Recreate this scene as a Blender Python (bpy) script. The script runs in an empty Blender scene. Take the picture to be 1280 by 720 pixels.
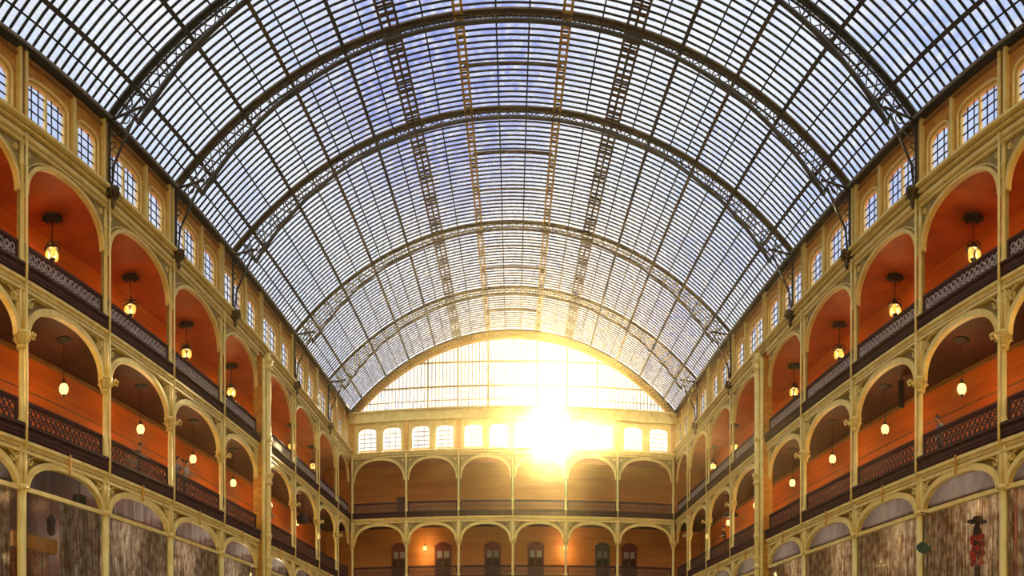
import bpy, bmesh, math, random
from mathutils import Vector, Matrix
random.seed(7)
PI = math.pi
SC = bpy.context.scene
C = SC.collection
ZG = -1.6                      # ground, measured from the lens; everything is lifted by 1.6 m at the end

# ------------------------------------------------------------------ materials
MATS = {}
def nodemat(name):
    m = bpy.data.materials.new(name); m.use_nodes = True
    nt = m.node_tree; b = nt.nodes['Principled BSDF']
    MATS[name] = m
    return m, nt, b
def tex_noise(nt, scale, detail=4, coord='Object', sc=(1, 1, 1)):
    tc = nt.nodes.new('ShaderNodeTexCoord'); mp = nt.nodes.new('ShaderNodeMapping')
    mp.inputs['Scale'].default_value = sc
    nt.links.new(tc.outputs[coord], mp.inputs[0])
    n = nt.nodes.new('ShaderNodeTexNoise'); n.inputs['Scale'].default_value = scale; n.inputs['Detail'].default_value = detail
    nt.links.new(mp.outputs[0], n.inputs['Vector'])
    return n
def ramp(nt, src, stops):
    r = nt.nodes.new('ShaderNodeValToRGB'); e = r.color_ramp.elements
    e[0].position = stops[0][0]; e[0].color = (*stops[0][1], 1)
    e[1].position = stops[-1][0]; e[1].color = (*stops[-1][1], 1)
    for p, c in stops[1:-1]:
        k = e.new(p); k.color = (*c, 1)
    nt.links.new(src, r.inputs[0]); return r
def paint(name, c1, c2, scale=3.0, rough=.5, metal=0.0, sc=(1, 1, 1), bump=0.0, lo=.35, hi=.65):
    m, nt, b = nodemat(name)
    n = tex_noise(nt, scale, 5, 'Object', sc)
    r = ramp(nt, n.outputs['Fac'], [(lo, c1), (hi, c2)])
    nt.links.new(r.outputs[0], b.inputs['Base Color'])
    b.inputs['Roughness'].default_value = rough; b.inputs['Metallic'].default_value = metal
    if bump:
        bp = nt.nodes.new('ShaderNodeBump'); bp.inputs['Strength'].default_value = bump
        nt.links.new(n.outputs['Fac'], bp.inputs['Height']); nt.links.new(bp.outputs[0], b.inputs['Normal'])
    return m
cream = paint('cream_paint', (.86, .71, .27), (.74, .57, .18), 2.5, .42)
olive = paint('olive_cream_paint', (.38, .28, .08), (.24, .17, .04), 3, .5)
gold = paint('golden_wood', (.66, .33, .035), (.46, .19, .02), 1.6, .45, sc=(1, 1, 5))
umber = paint('brown_wood', (.33, .15, .035), (.20, .085, .02), 2, .5, sc=(1, 1, 5))
iron = paint('dark_iron', (.014, .012, .015), (.026, .020, .018), 6, .5, .1)
bronze = paint('bronze_iron', (.085, .045, .010), (.04, .022, .008), 5, .45, .2)
gilt = paint('gilded_iron', (.62, .40, .07), (.32, .19, .03), 6, .4, .2)
maroon = paint('maroon_fascia', (.060, .010, .010), (.035, .006, .008), 4, .8)
railiron = paint('brown_rail_iron', (.055, .022, .020), (.10, .045, .035), 9, .8, 0)
railpale = paint('pale_mauve_rail_iron', (.50, .42, .42), (.28, .20, .20), 9, .5)
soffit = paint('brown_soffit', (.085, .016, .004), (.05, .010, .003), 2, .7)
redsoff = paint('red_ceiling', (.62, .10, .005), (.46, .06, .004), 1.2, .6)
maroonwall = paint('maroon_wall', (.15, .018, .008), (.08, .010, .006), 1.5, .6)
tealdoor = paint('grey_teal_door', (.12, .13, .11), (.09, .09, .07), 5, .5)
reddoor = paint('dark_red_door', (.26, .03, .025), (.15, .018, .018), 5, .5)
leafm = paint('teal_metal', (.03, .09, .08), (.08, .16, .13), 8, .4, .3)
redcloth = paint('scarlet_cloth', (.75, .02, .03), (.45, .01, .02), 8, .7)
blackm = paint('black_matt', (.012, .011, .013), (.025, .02, .02), 6, .6)
stone = paint('stone_floor', (.62, .50, .34), (.50, .38, .24), 1.5, .35)
leadgrey = paint('lead_grey', (.30, .30, .31), (.18, .18, .20), 4, .5)
skin = paint('skin', (.58, .34, .23), (.50, .28, .19), 12, .55)
hairm = paint('dark_hair', (.03, .018, .012), (.05, .03, .018), 20, .6)
bluecloth = paint('blue_grey_cloth', (.12, .15, .20), (.18, .22, .28), 10, .8)
blackcloth = paint('black_cloth', (.02, .02, .025), (.035, .03, .035), 10, .8)
whitecloth = paint('pale_cloth', (.5, .48, .45), (.4, .38, .36), 10, .8)
glazebar = paint('blue_black_bars', (.004, .005, .010), (.008, .009, .012), 6, .8)

def boardwall(name, c1, c2):
    m, nt, b = nodemat(name)
    tc = nt.nodes.new('ShaderNodeTexCoord'); sep = nt.nodes.new('ShaderNodeSeparateXYZ')
    nt.links.new(tc.outputs['Object'], sep.inputs[0])
    n = tex_noise(nt, 1.1, 5, 'Object', (.25, .25, 2.2))
    r = ramp(nt, n.outputs['Fac'], [(.3, c1), (.7, c2)])
    mul = nt.nodes.new('ShaderNodeMath'); mul.operation = 'MULTIPLY'; mul.inputs[1].default_value = 4.2
    fr = nt.nodes.new('ShaderNodeMath'); fr.operation = 'FRACT'
    gt = nt.nodes.new('ShaderNodeMath'); gt.operation = 'GREATER_THAN'; gt.inputs[1].default_value = .955
    nt.links.new(sep.outputs['Z'], mul.inputs[0]); nt.links.new(mul.outputs[0], fr.inputs[0]); nt.links.new(fr.outputs[0], gt.inputs[0])
    mx = nt.nodes.new('ShaderNodeMixRGB'); mx.inputs[2].default_value = (c2[0]*.62, c2[1]*.55, c2[2]*.55, 1)
    nt.links.new(gt.outputs[0], mx.inputs[0]); nt.links.new(r.outputs[0], mx.inputs[1])
    nt.links.new(mx.outputs[0], b.inputs['Base Color']); b.inputs['Roughness'].default_value = .55
    return m
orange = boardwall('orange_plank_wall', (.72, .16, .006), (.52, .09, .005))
peach = boardwall('peach_plank_wall', (.80, .34, .07), (.64, .22, .035))

def emissive(name, col, st, base=(.8, .6, .3)):
    m, nt, b = nodemat(name)
    b.inputs['Base Color'].default_value = (*base, 1)
    b.inputs['Emission Color'].default_value = (*col, 1); b.inputs['Emission Strength'].default_value = st
    b.inputs['Roughness'].default_value = .2
    return m
amber = emissive('amber_lamp_glass', (1, .42, .06), .8)
globe = emissive('cream_lamp_glass', (1, .70, .22), 1.0)
sconce = emissive('peach_lamp_glass', (1, .62, .25), 1.8)

def glass(name, tint, dirt, amount, scale, fmin=0.0, streak=(1, 1, 1)):
    """thin pane: clear part tinted, dirt scatters; the dirt is a property of the glass"""
    m = bpy.data.materials.new(name); m.use_nodes = True; MATS[name] = m
    nt = m.node_tree; nt.nodes.clear()
    out = nt.nodes.new('ShaderNodeOutputMaterial')
    tr = nt.nodes.new('ShaderNodeBsdfTransparent')
    df = nt.nodes.new('ShaderNodeBsdfTranslucent'); df.inputs[0].default_value = (*dirt, 1)
    gl = nt.nodes.new('ShaderNodeBsdfGlossy'); gl.inputs['Roughness'].default_value = .08
    n = tex_noise(nt, scale, 8, 'Object', streak)
    n2 = tex_noise(nt, scale * .13, 3, 'Object', (1, 1, 1))
    r = ramp(nt, n.outputs['Fac'], [(.40, (fmin, fmin, fmin)), (.70, (amount, amount, amount))])
    r2 = ramp(nt, n2.outputs['Fac'], [(.35, tint), (.65, tuple(min(1, t * 1.12 + .03) for t in tint))])
    nt.links.new(r2.outputs[0], tr.inputs[0])
    mx = nt.nodes.new('ShaderNodeMixShader'); nt.links.new(r.outputs[0], mx.inputs[0])
    nt.links.new(tr.outputs[0], mx.inputs[1]); nt.links.new(df.outputs[0], mx.inputs[2])
    mx2 = nt.nodes.new('ShaderNodeMixShader'); mx2.inputs[0].default_value = .05
    nt.links.new(mx.outputs[0], mx2.inputs[1]); nt.links.new(gl.outputs[0], mx2.inputs[2])
    nt.links.new(mx2.outputs[0], out.inputs[0])
    return m
roofglass = glass('weathered_roof_glass', (.84, .88, .95), (.30, .34, .42), .75, 3.6, .03, (1, .35, 1))
paneglass = glass('old_window_glass', (.82, .88, .96), (.5, .6, .75), .4, 3.2, .05)
gableglass = glass('gable_glass', (.86, .85, .79), (.55, .53, .42), .4, 2.0, .02)
shopglass = glass('shop_glass', (.86, .84, .82), (.45, .43, .42), .5, 1.4, .06, (3, 3, .6))
frosted = glass('frosted_fanlight_glass', (.22, .19, .18), (.24, .21, .20), 1.0, 2.5, .7)

def curtainmat(name, cols, sc=26):
    m, nt, b = nodemat(name)
    n = tex_noise(nt, sc, 3, 'Object', (1, 1, .05))
    n2 = tex_noise(nt, 3, 4, 'Object', (1, 1, 1.4))
    r = ramp(nt, n.outputs['Fac'], [(.30 + .4 * i / (len(cols) - 1), c) for i, c in enumerate(cols)])
    mx = nt.nodes.new('ShaderNodeMixRGB'); mx.blend_type = 'MULTIPLY'; mx.inputs[0].default_value = .8
    r2 = ramp(nt, n2.outputs['Fac'], [(.38, (.30, .16, .10)), (.60, (1, 1, 1))])
    nt.links.new(r.outputs[0], mx.inputs[1]); nt.links.new(r2.outputs[0], mx.inputs[2])
    nt.links.new(mx.outputs[0], b.inputs['Base Color']); b.inputs['Roughness'].default_value = .6
    tl = nt.nodes.new('ShaderNodeBsdfTranslucent'); nt.links.new(mx.outputs[0], tl.inputs[0])
    ms = nt.nodes.new('ShaderNodeMixShader'); ms.inputs[0].default_value = .55
    nt.links.new(b.outputs[0], ms.inputs[1]); nt.links.new(tl.outputs[0], ms.inputs[2])
    nt.links.new(ms.outputs[0], nt.nodes['Material Output'].inputs[0])
    return m
bead = curtainmat('bead_strings', [(.05, .02, .01), (.50, .36, .14), (.95, .88, .70), (.16, .09, .04)])
beadgrey = curtainmat('grey_bead_strings', [(.06, .03, .02), (.42, .36, .28), (.92, .88, .76), (.12, .08, .05)])
redcurtain = curtainmat('red_drape', [(.14, .012, .01), (.40, .04, .02), (.55, .25, .12), (.16, .015, .012)], 14)

# ------------------------------------------------------------------ mesh helpers
class MB:
    def __init__(s): s.v = []; s.f = []; s.sm = []
    def face(s, pts, smooth=False):
        n = len(s.v); s.v += [tuple(p) for p in pts]; s.f.append(tuple(range(n, n + len(pts)))); s.sm.append(smooth)
    def hexa(s, p):          # 8 points: bottom 4 ring, top 4 ring
        n = len(s.v); s.v += [tuple(q) for q in p]
        for a in ((0, 3, 2, 1), (4, 5, 6, 7), (0, 1, 5, 4), (1, 2, 6, 5), (2, 3, 7, 6), (3, 0, 4, 7)):
            s.f.append(tuple(n + i for i in a)); s.sm.append(False)
    def loft(s, rings, smooth=True, close=False, caps=True):
        n = len(s.v); k = len(rings[0]); m = len(rings)
        for r in rings: s.v += [tuple(p) for p in r]
        for i in range(m if close else m - 1):
            for j in range(k):
                a = n + i * k + j; b = n + i * k + (j + 1) % k
                c = n + ((i + 1) % m) * k + (j + 1) % k; d = n + ((i + 1) % m) * k + j
                s.f.append((a, b, c, d)); s.sm.append(smooth)
        if caps and not close:
            s.f.append(tuple(n + j for j in reversed(range(k)))); s.sm.append(False)
            s.f.append(tuple(n + (m - 1) * k + j for j in range(k))); s.sm.append(False)
    def build(s, name, mat, parent=None, loc=(0, 0, 0), fix=True):
        me = bpy.data.meshes.new(name)
        off = Vector(loc)
        me.from_pydata([Vector(p) - off for p in s.v], [], s.f)
        me.polygons.foreach_set('use_smooth', s.sm)
        if fix and len(s.f) < 60000:
            bm = bmesh.new(); bm.from_mesh(me); bmesh.ops.recalc_face_normals(bm, faces=bm.faces); bm.to_mesh(me); bm.free()
        me.materials.append(mat); me.update()
        o = bpy.data.objects.new(name, me); C.objects.link(o)
        if parent is not None: o.parent = parent
        else: o.location = loc
        return o

class Fr:
    """wall frame: u along the wall, w outwards (away from the hall), z up"""
    def __init__(s, O, U, N): s.O = Vector(O); s.U = Vector(U); s.N = Vector(N)
    def __call__(s, u, w, z): return s.O + s.U * u + s.N * w + Vector((0, 0, z))
LEFT = Fr((-14, 0, 0), (0, 1, 0), (-1, 0, 0))
RIGHT = Fr((14, 0, 0), (0, 1, 0), (1, 0, 0))
YF = 57.0
FAR = Fr((0, YF, 0), (1, 0, 0), (0, 1, 0))
WORLD = Fr((0, 0, 0), (1, 0, 0), (0, 1, 0))

def box(mb, fr, u0, u1, w0, w1, z0, z1):
    mb.hexa([fr(u0, w0, z0), fr(u1, w0, z0), fr(u1, w1, z0), fr(u0, w1, z0), fr(u0, w0, z1), fr(u1, w0, z1), fr(u1, w1, z1), fr(u0, w1, z1)])
def ribbon(mb, fr, pts, width, w0, w1, smooth=True):
    """bar following the (u,z) polyline pts in the wall plane, width across, from w0 to w1"""
    rings = []
    for i, (u, z) in enumerate(pts):
        a = pts[max(0, i - 1)]; b = pts[min(len(pts) - 1, i + 1)]
        t = Vector((b[0] - a[0], b[1] - a[1])); t.normalize(); n = Vector((-t.y, t.x)) * width / 2
        rings.append([fr(u + n.x, w0, z + n.y), fr(u - n.x, w0, z - n.y), fr(u - n.x, w1, z - n.y), fr(u + n.x, w1, z + n.y)])
    mb.loft(rings, False)
def tube(mb, pts, r, n=6, closed=False):
    pts = [Vector(p) for p in pts]; rings = []
    for i, p in enumerate(pts):
        if closed: t = pts[(i + 1) % len(pts)] - pts[i - 1]
        else: t = pts[min(i + 1, len(pts) - 1)] - pts[max(i - 1, 0)]
        t.normalize()
        up = Vector((0, 0, 1)) if abs(t.z) < .95 else Vector((0, 1, 0))
        a = t.cross(up).normalized(); b = t.cross(a)
        rr = r[i] if isinstance(r, (list, tuple)) else r
        rings.append([p + a * math.cos(2 * PI * k / n) * rr + b * math.sin(2 * PI * k / n) * rr for k in range(n)])
    mb.loft(rings, True, closed)
def lathe(mb, prof, c=(0, 0, 0), n=14):
    c = Vector(c)
    mb.loft([[c + Vector((r * math.cos(2 * PI * k / n), r * math.sin(2 * PI * k / n), z)) for k in range(n)] for r, z in prof], True)
def arch_pts(u0, u1, zs, za, n=22, e=2.0):
    """half (super)ellipse from (u0,zs) over (mid,za) to (u1,zs)"""
    uc = (u0 + u1) / 2; a = (u1 - u0) / 2; out = []
    for i in range(n + 1):
        t = PI - PI * i / n
        c, s_ = math.cos(t), math.sin(t)
        out.append((uc + a * math.copysign(abs(c) ** (2 / e), c), zs + (za - zs) * abs(s_) ** (2 / e)))
    return out
def arch_fill(mb, fr, u0, u1, ztop, pts, w0, w1):
    """solid between the arch line and ztop"""
    for (a, za), (b, zb) in zip(pts[:-1], pts[1:]):
        if b - a < 1e-4: continue
        mb.hexa([fr(a, w0, za), fr(b, w0, zb), fr(b, w1, zb), fr(a, w1, za), fr(a, w0, ztop), fr(b, w0, ztop), fr(b, w1, ztop), fr(a, w1, ztop)])
def ring(mb, fr, u, z, r, t, w0, w1, n=10, sq=1.0):
    mb.loft([[fr(u + math.cos(a) * (r + t), w0, z + math.sin(a) * (r + t) * sq), fr(u + math.cos(a) * (r - t), w0, z + math.sin(a) * (r - t) * sq),
              fr(u + math.cos(a) * (r - t), w1, z + math.sin(a) * (r - t) * sq), fr(u + math.cos(a) * (r + t), w1, z + math.sin(a) * (r + t) * sq)]
             for a in [2 * PI * k / n for k in range(n)]], False, True)

def thing(name, label, cat, loc=(0, 0, 0), rz=0, group=None):
    o = bpy.data.objects.new(name, None); C.objects.link(o); o.empty_display_size = .2
    o.location = loc; o.rotation_euler = (0, 0, rz); o['label'] = label; o['category'] = cat
    if group: o['group'] = group
    return o
def part(mb, name, mat, root, label=None):
    o = mb.build(name, mat, root, root.location if not root.get('_local') else (0, 0, 0))
    if label: o['label'] = label
    return o
def lpart(mb, name, mat, root, label=None):         # geometry already in the thing's own space
    o = mb.build(name, mat, root)
    if label: o['label'] = label
    return o
def struct(o): o['kind'] = 'structure'; return o
def kids(o): return [c for c in o.children]
def dup(root, loc, rz, label=None, group=None):
    r = root.copy(); C.objects.link(r); r.location = loc; r.rotation_euler = (0, 0, rz)
    if label: r['label'] = label
    if group: r['group'] = group
    for ch in list(root.children):
        c = ch.copy(); C.objects.link(c); c.parent = r
        for g in list(ch.children):
            d = g.copy(); C.objects.link(d); d.parent = c
    return r
ORD = ['', 'first', 'second', 'third', 'fourth', 'fifth', 'sixth', 'seventh', 'eighth', 'ninth', 'tenth', 'eleventh', 'twelfth']
SIDE = {id(LEFT): 'left', id(RIGHT): 'right', id(FAR): 'far'}

# ------------------------------------------------------------------ dimensions (metres, from the lens height)
COLY = [6.4, 11.1, 15.9, 20.5, 25.4, 30.6, 36.0, 41.7, 47.2, 52.6]
SIDEN = COLY + [YF]
COLX = [-13.7, -9.0, -4.55, 0.0, 4.45, 8.85, 13.7]
EAVE, LEDGE = 15.9, 13.35
FL3, FL2 = 9.36, 5.42
R0, ZC = 22.3, -1.45           # roof vault: circle through the eaves
def roofz(x, dr=0): return ZC + math.sqrt((R0 - dr) ** 2 - x * x)
AMAX = math.asin(14 / R0)

# ------------------------------------------------------------------ setting: floor, gallery floors, outer walls
mb = MB(); box(mb, WORLD, -17.2, 17.2, -6, 60.2, ZG - .3, ZG); struct(mb.build('floor', stone))
for fr, nm in ((LEFT, 'left'), (RIGHT, 'right')):
    mb = MB(); box(mb, fr, -6, 60.2, 3.0, 3.2, FL2, 13.0); w = struct(mb.build('wall_' + nm, orange))
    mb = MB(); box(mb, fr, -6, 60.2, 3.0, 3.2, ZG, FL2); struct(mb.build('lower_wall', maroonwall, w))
    mb = MB()
    box(mb, fr, -6, 57, 2.93, 3.0, FL2 + 3.22, FL2 + 3.34); box(mb, fr, -6, 57, 2.97, 3.0, FL2 + 2.2, FL2 + 2.23)
    struct(mb.build('trim_' + ('1' if nm == 'left' else '2'), umber, w))
    # gallery floors with soffit and hall-side fascia
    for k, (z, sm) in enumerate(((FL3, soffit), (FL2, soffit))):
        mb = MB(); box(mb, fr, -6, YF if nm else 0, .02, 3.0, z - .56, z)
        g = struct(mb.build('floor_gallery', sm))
    mb = MB(); box(mb, fr, -6, YF, .02, 3.0, 12.86, 13.05); struct(mb.build('ceiling_gallery', redsoff))
mb = MB(); box(mb, FAR, -17.2, 17.2, 3.0, 3.2, 9.0, 13.0); wf = struct(mb.build('wall_far', peach))
mb = MB(); box(mb, FAR, -17.2, 17.2, 3.0, 3.2, ZG, 9.0); struct(mb.build('lower_wall', peach, wf))
for z in (FL3, FL2):
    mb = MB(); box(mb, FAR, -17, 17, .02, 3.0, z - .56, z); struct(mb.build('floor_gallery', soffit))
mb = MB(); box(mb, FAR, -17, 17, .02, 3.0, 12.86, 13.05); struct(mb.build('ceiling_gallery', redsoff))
mb = MB(); box(mb, WORLD, -17.2, 17.2, -6.2, -6.0, ZG, 21); struct(mb.build('wall_back', cream))

# ------------------------------------------------------------------ galleries: fascia boards, arches, railings
def fascia(fr, u0, u1):
    for z in (FL3, FL2):
        mb = MB()
        box(mb, fr, u0, u1, -.14, .05, z - .30, z - .02); box(mb, fr, u0, u1, -.19, .02, z - .07, z + .02); box(mb, fr, u0, u1, -.10, .05, z - .36, z - .30)
        struct(mb.build('trim_fascia', maroon))
        mb = MB(); box(mb, fr, u0, u1, -.215, -.19, z - .052, z - .022); box(mb, fr, u0, u1, -.165, -.14, z - .20, z - .17)
        struct(mb.build('trim_moulding', railiron))
fascia(LEFT, -6, YF); fascia(RIGHT, -6, YF); fascia(FAR, -13.8, 13.8)

def arch_bay(fr, u0, u1, lv, label, group, pale=cream):
    """iron arch between two columns: beam, rib, curling tracery in the corners"""
    loc = fr((u0 + u1) / 2, 0, {3: 11.2, 2: 7.4, 1: 4.0}[lv])
    t = thing('arcade_arch', label, 'arch', loc, 0, group)
    zs, za, zb, zt = {3: (11.35, 12.66, 12.80, 13.0), 2: (7.55, 8.56, 8.72, 9.0), 1: (3.98, 4.68, 4.80, 5.06)}[lv]
    a, b = u0 + .12, u1 - .12
    rw = {3: .10, 2: .17, 1: .16}[lv]
    P = arch_pts(a + rw / 2, b - rw / 2, zs, za + rw / 2 - .02, 26, 2.25)
    mb = MB(); ribbon(mb, fr, P, rw, -.06, .12); ribbon(mb, fr, arch_pts(a + rw, b - rw, zs, za - .015, 26, 2.25), .035, -.09, -.02)
    part(mb, 'arch_rib', pale, t)
    mb = MB(); box(mb, fr, u0, u1, -.05, .12, zb, zt); box(mb, fr, u0, u1, -.12, .10, zt - .07, zt + .01); box(mb, fr, u0, u1, -.08, .1, zb - .02, zb + .035)
    part(mb, 'beam', pale, t)
    mb = MB(); box(mb, fr, u0 + .1, u1 - .1, -.055, -.045, zb + .07, zb + .10)
    part(mb, 'groove', olive, t)
    mb = MB()
    if lv == 3:                              # solid spandrel panel with sunk lines
        arch_fill(mb, fr, a, b, zb, arch_pts(a, b, zs, za + .06, 26, 2.25), .02, .08)
        part(mb, 'spandrel_panel', olive, t)
        mb = MB()
        P2 = arch_pts(u0 + .16, u1 - .16, zs + .45, zb - .04, 26, 2.1); ribbon(mb, fr, P2, .03, -.03, .03)
        for d in (1, -1):
            uu = u0 + .30 if d > 0 else u1 - .30
            ring(mb, fr, uu, zb - .24, .07, .02, -.03, .03)
        part(mb, 'tracery', pale, t)
    else:
        H = zb - zs
        for d, uu in ((1, u0), (-1, u1)):
            mb = MB()
            q = lambda x, z: (uu + d * x, zs + z)
            ribbon(mb, fr, [q(.14, H * .45), q(.17, H * .62), q(.26, H * .78), q(.42, H * .90), q(.62, H * .97)], .035, -.03, .06)
            ribbon(mb, fr, [q(.14, H * .15), q(.20, H * .45), q(.24, H * .60), q(.22, H * .72), q(.15, H * .76)], .035, -.03, .06)
            ribbon(mb, fr, [q(.30, H * .80), q(.36, H * .70), q(.46, H * .72), q(.50, H * .84)], .03, -.03, .06)
            ring(mb, fr, uu + d * .24, zs + H * .88, .055, .018, -.03, .05)
            box(mb, fr, min(uu + d * .10, uu + d * .15), max(uu + d * .10, uu + d * .15), -.05, .08, zs, zb)
            part(mb, 'tracery', pale, t)
    if lv < 3:
        mb = MB(); arch_fill(mb, fr, a, b, zb, arch_pts(a, b, zs, za + .10, 26, 2.25), .10, .13)
        part(mb, 'spandrel_panel', olive, t)
    if lv == 1:                               # drop finial in the middle of the beam
        mb = MB(); lathe(mb, [(.0, -.34), (.03, -.30), (.05, -.24), (.025, -.2), (.04, -.12), (.055, -.04), (.03, 0), (.02, .08), (.045, .14), (.0, .2)], fr((u0 + u1) / 2, -.14, zt - .12), 8)
        part(mb, 'drop_finial', gold, t)
    return t

def railing(fr, u0, u1, z, label, group, pale):
    t = thing('balcony_railing', label, 'railing', fr((u0 + u1) / 2, 0, z), 0, group)
    a, b = u0 + .13, u1 - .13
    mb = MB(); box(mb, fr, a, b, .02, .13, z + .57, z + .64); box(mb, fr, a, b, .045, .105, z + .52, z + .57)
    part(mb, 'top_rail', maroon, t)
    mb = MB(); box(mb, fr, a, b, .045, .105, z + .015, z + .055)
    for uu in (a, b - .09): box(mb, fr, uu, uu + .09, .03, .12, z, z + .6)
    part(mb, 'bottom_rail', maroon, t)
    n = max(1, round((b - a - .22) / .26)); st = (b - a - .22) / n; mb = MB()
    for i in range(n):
        for j in range(2):
            uc = a + .11 + st * (i + .5); zc = z + .055 + .2325 * (j + .5)
            ring(mb, fr, uc, zc, st * .38, .024, .055, .085, 8, .2325 / st)
            uc = a + .11 + st * i
            mb.hexa([fr(uc - .05, .06, zc), fr(uc, .06, zc - .06), fr(uc, .085, zc - .06), fr(uc - .05, .085, zc), fr(uc, .06, zc + .06), fr(uc + .05, .06, zc), fr(uc + .05, .085, zc), fr(uc, .085, zc + .06)])
    box(mb, fr, a + .1, b - .1, .06, .085, z + .272, z + .303)
    part(mb, 'lattice', railpale if pale else railiron, t)
    if pale:
        mb = MB(); box(mb, fr, a + .05, b - .05, .115, .125, z + .03, z + .56); part(mb, 'backing_panel', blackm, t)
    return t

# --- columns, modelled once at the origin (hall side is +X)
def leaf_ring(mb, z, r, n, h, out, rad=.03):
    for k in range(n):
        a = 2 * PI * (k + .5) / n; d = Vector((math.cos(a), math.sin(a), 0))
        tube(mb, [d * r + Vector((0, 0, z)), d * (r + out * .45) + Vector((0, 0, z + h * .6)), d * (r + out * .9) + Vector((0, 0, z + h)),
                  d * (r + out * 1.15) + Vector((0, 0, z + h * .82)), d * (r + out * .95) + Vector((0, 0, z + h * .62))], [rad * 1.5, rad * 1.3, rad, rad * .8, rad * .4], 5)
def make_column(lv, top, h0):
    t = thing('gallery_column', '', 'column')
    H = top - h0
    if lv == 3:
        mb = MB(); lathe(mb, [(.16, 0), (.16, .08), (.11, .14), (.085, .2), (.078, H * .5), (.072, H - .9), (.095, H - .88), (.095, H - .82), (.075, H - .78), (.08, H)], n=10); lpart(mb, 'shaft', cream, t)
        mb = MB(); lathe(mb, [(.045, -.5), (.05, 0), (.045, H)], (.20, 0, 0), 6); lpart(mb, 'front_rod', cream, t)
        mb = MB(); box(mb, WORLD, -.10, -.02, -.13, .13, .1, H); lpart(mb, 'back_fillet', olive, t)
    elif lv == 2:
        zc = 7.22 - h0
        mb = MB(); lathe(mb, [(.18, 0), (.18, .1), (.13, .16), (.105, .22), (.10, zc)], n=12); lpart(mb, 'shaft', cream, t)
        mb = MB(); lathe(mb, [(.10, zc), (.17, zc + .03), (.17, zc + .08), (.12, zc + .12), (.14, zc + .22), (.24, zc + .34), (.27, zc + .38), (.27, zc + .43), (.14, zc + .45)], n=12)
        leaf_ring(mb, zc + .10, .12, 8, .2, .15)
        cp = lpart(mb, 'capital', cream, t); mb = MB()
        tube(mb, [(.1, 0, zc + .16), (.3, 0, zc + .20), (.46, 0, zc + .30), (.54, 0, zc + .24), (.50, 0, zc + .15), (.43, 0, zc + .18)], [.06, .055, .05, .05, .045, .03], 6)
        lpart(mb, 'scroll', cream, cp)
        mb = MB()
        for yy in (-.085, .085): tube(mb, [(0, yy, zc + .44), (0, yy, H)], .075, 8)
        lpart(mb, 'twin_shaft', cream, t)
        mb = MB(); lathe(mb, [(.045, -.55), (.05, 0), (.045, H)], (.20, 0, 0), 6); lpart(mb, 'front_rod', cream, t)
    else:
        zc = 3.92 - h0
        mb = MB(); lathe(mb, [(.26, 0), (.26, .25), (.18, .35), (.15, .5), (.14, zc)], n=12); lpart(mb, 'shaft', cream, t)
        mb = MB(); lathe(mb, [(.14, zc), (.2, zc + .03), (.2, zc + .10), (.15, zc + .13)], n=12); lpart(mb, 'capital', cream, t)
        mb = MB()
        for yy in (-.1, .1): tube(mb, [(0, yy, zc + .12), (0, yy, H)], .085, 8)
        lpart(mb, 'twin_shaft', cream, t)
    return t
protos = {3: make_column(3, 13.0, FL3), 2: make_column(2, 9.0, FL2), 1: make_column(1, 5.06, ZG)}
used = set()
LVN = {3: 'top gallery', 2: 'middle gallery', 1: 'ground arcade'}
def place_column(lv, loc, rz, label, group):
    z0 = {3: FL3, 2: FL2, 1: ZG}[lv]; loc = (loc[0], loc[1], z0)
    p = protos[lv]
    if lv not in used:
        used.add(lv); p.location = loc; p.rotation_euler = (0, 0, rz); p['label'] = label; p['group'] = group
    else: dup(p, loc, rz, label, group)
DESC = {3: 'slim cream iron column with a gold front rod', 2: 'cream iron column with a leafy scrolled capital', 1: 'stout cream column beside the glazed shop screens'}
ends = len(SIDEN)
for fr, rz in ((LEFT, 0), (RIGHT, PI)):
    sd = SIDE[id(fr)]
    for i, y in enumerate(COLY):
        k = len(COLY) - i
        if abs(y - 36) < .1: continue
        for lv in (3, 2, 1):
            place_column(lv, fr(y, 0, 0), rz, f'{DESC[lv]}, {sd} {LVN[lv]}, {ORD[k]} column from the far corner', f'{LVN[lv]} columns')
for i, x in enumerate(COLX):
    for lv in (3, 2, 1):
        nm = ('in the left far corner' if i == 0 else 'in the right far corner' if i == 6 else f'on the far wall, {ORD[i]} after the left corner')
        place_column(lv, (x, YF, 0), -PI / 2, f'{DESC[lv]}, {LVN[lv]}, {nm}', f'{LVN[lv]} columns')

for fr in (LEFT, RIGHT):
    sd = SIDE[id(fr)]
    for i in range(len(SIDEN) - 1):
        u0, u1 = SIDEN[i], SIDEN[i + 1]; k = len(SIDEN) - 1 - i
        if u0 == 36.0: u0 = 36.25
        if u1 == 36.0: u1 = 35.55
        for lv in (3, 2, 1):
            arch_bay(fr, u0, u1, lv, f'cream iron arch of the {sd} {LVN[lv]}, {ORD[k]} bay from the far corner', f'{LVN[lv]} arches')
        railing(fr, u0, u1, FL3, f'pale mauve cast iron balcony railing, {sd} top gallery, {ORD[k]} bay from the far corner', 'top gallery railings', True)
        railing(fr, u0, u1, FL2, f'dark brown cast iron balcony railing, {sd} middle gallery, {ORD[k]} bay from the far corner', 'middle gallery railings', False)
for i in range(6):
    u0, u1 = COLX[i], COLX[i + 1]
    for lv in (3, 2, 1):
        arch_bay(FAR, u0, u1, lv, f'cream iron arch of the far {LVN[lv]}, {ORD[i+1]} bay from its left end', f'{LVN[lv]} arches')
    for z, nm in ((FL3, 'top'), (FL2, 'middle')):
        railing(FAR, u0, u1, z, f'dark brown balcony railing across the far {nm} gallery, {ORD[i+1]} bay from its left end', f'{nm} gallery railings', False)

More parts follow.
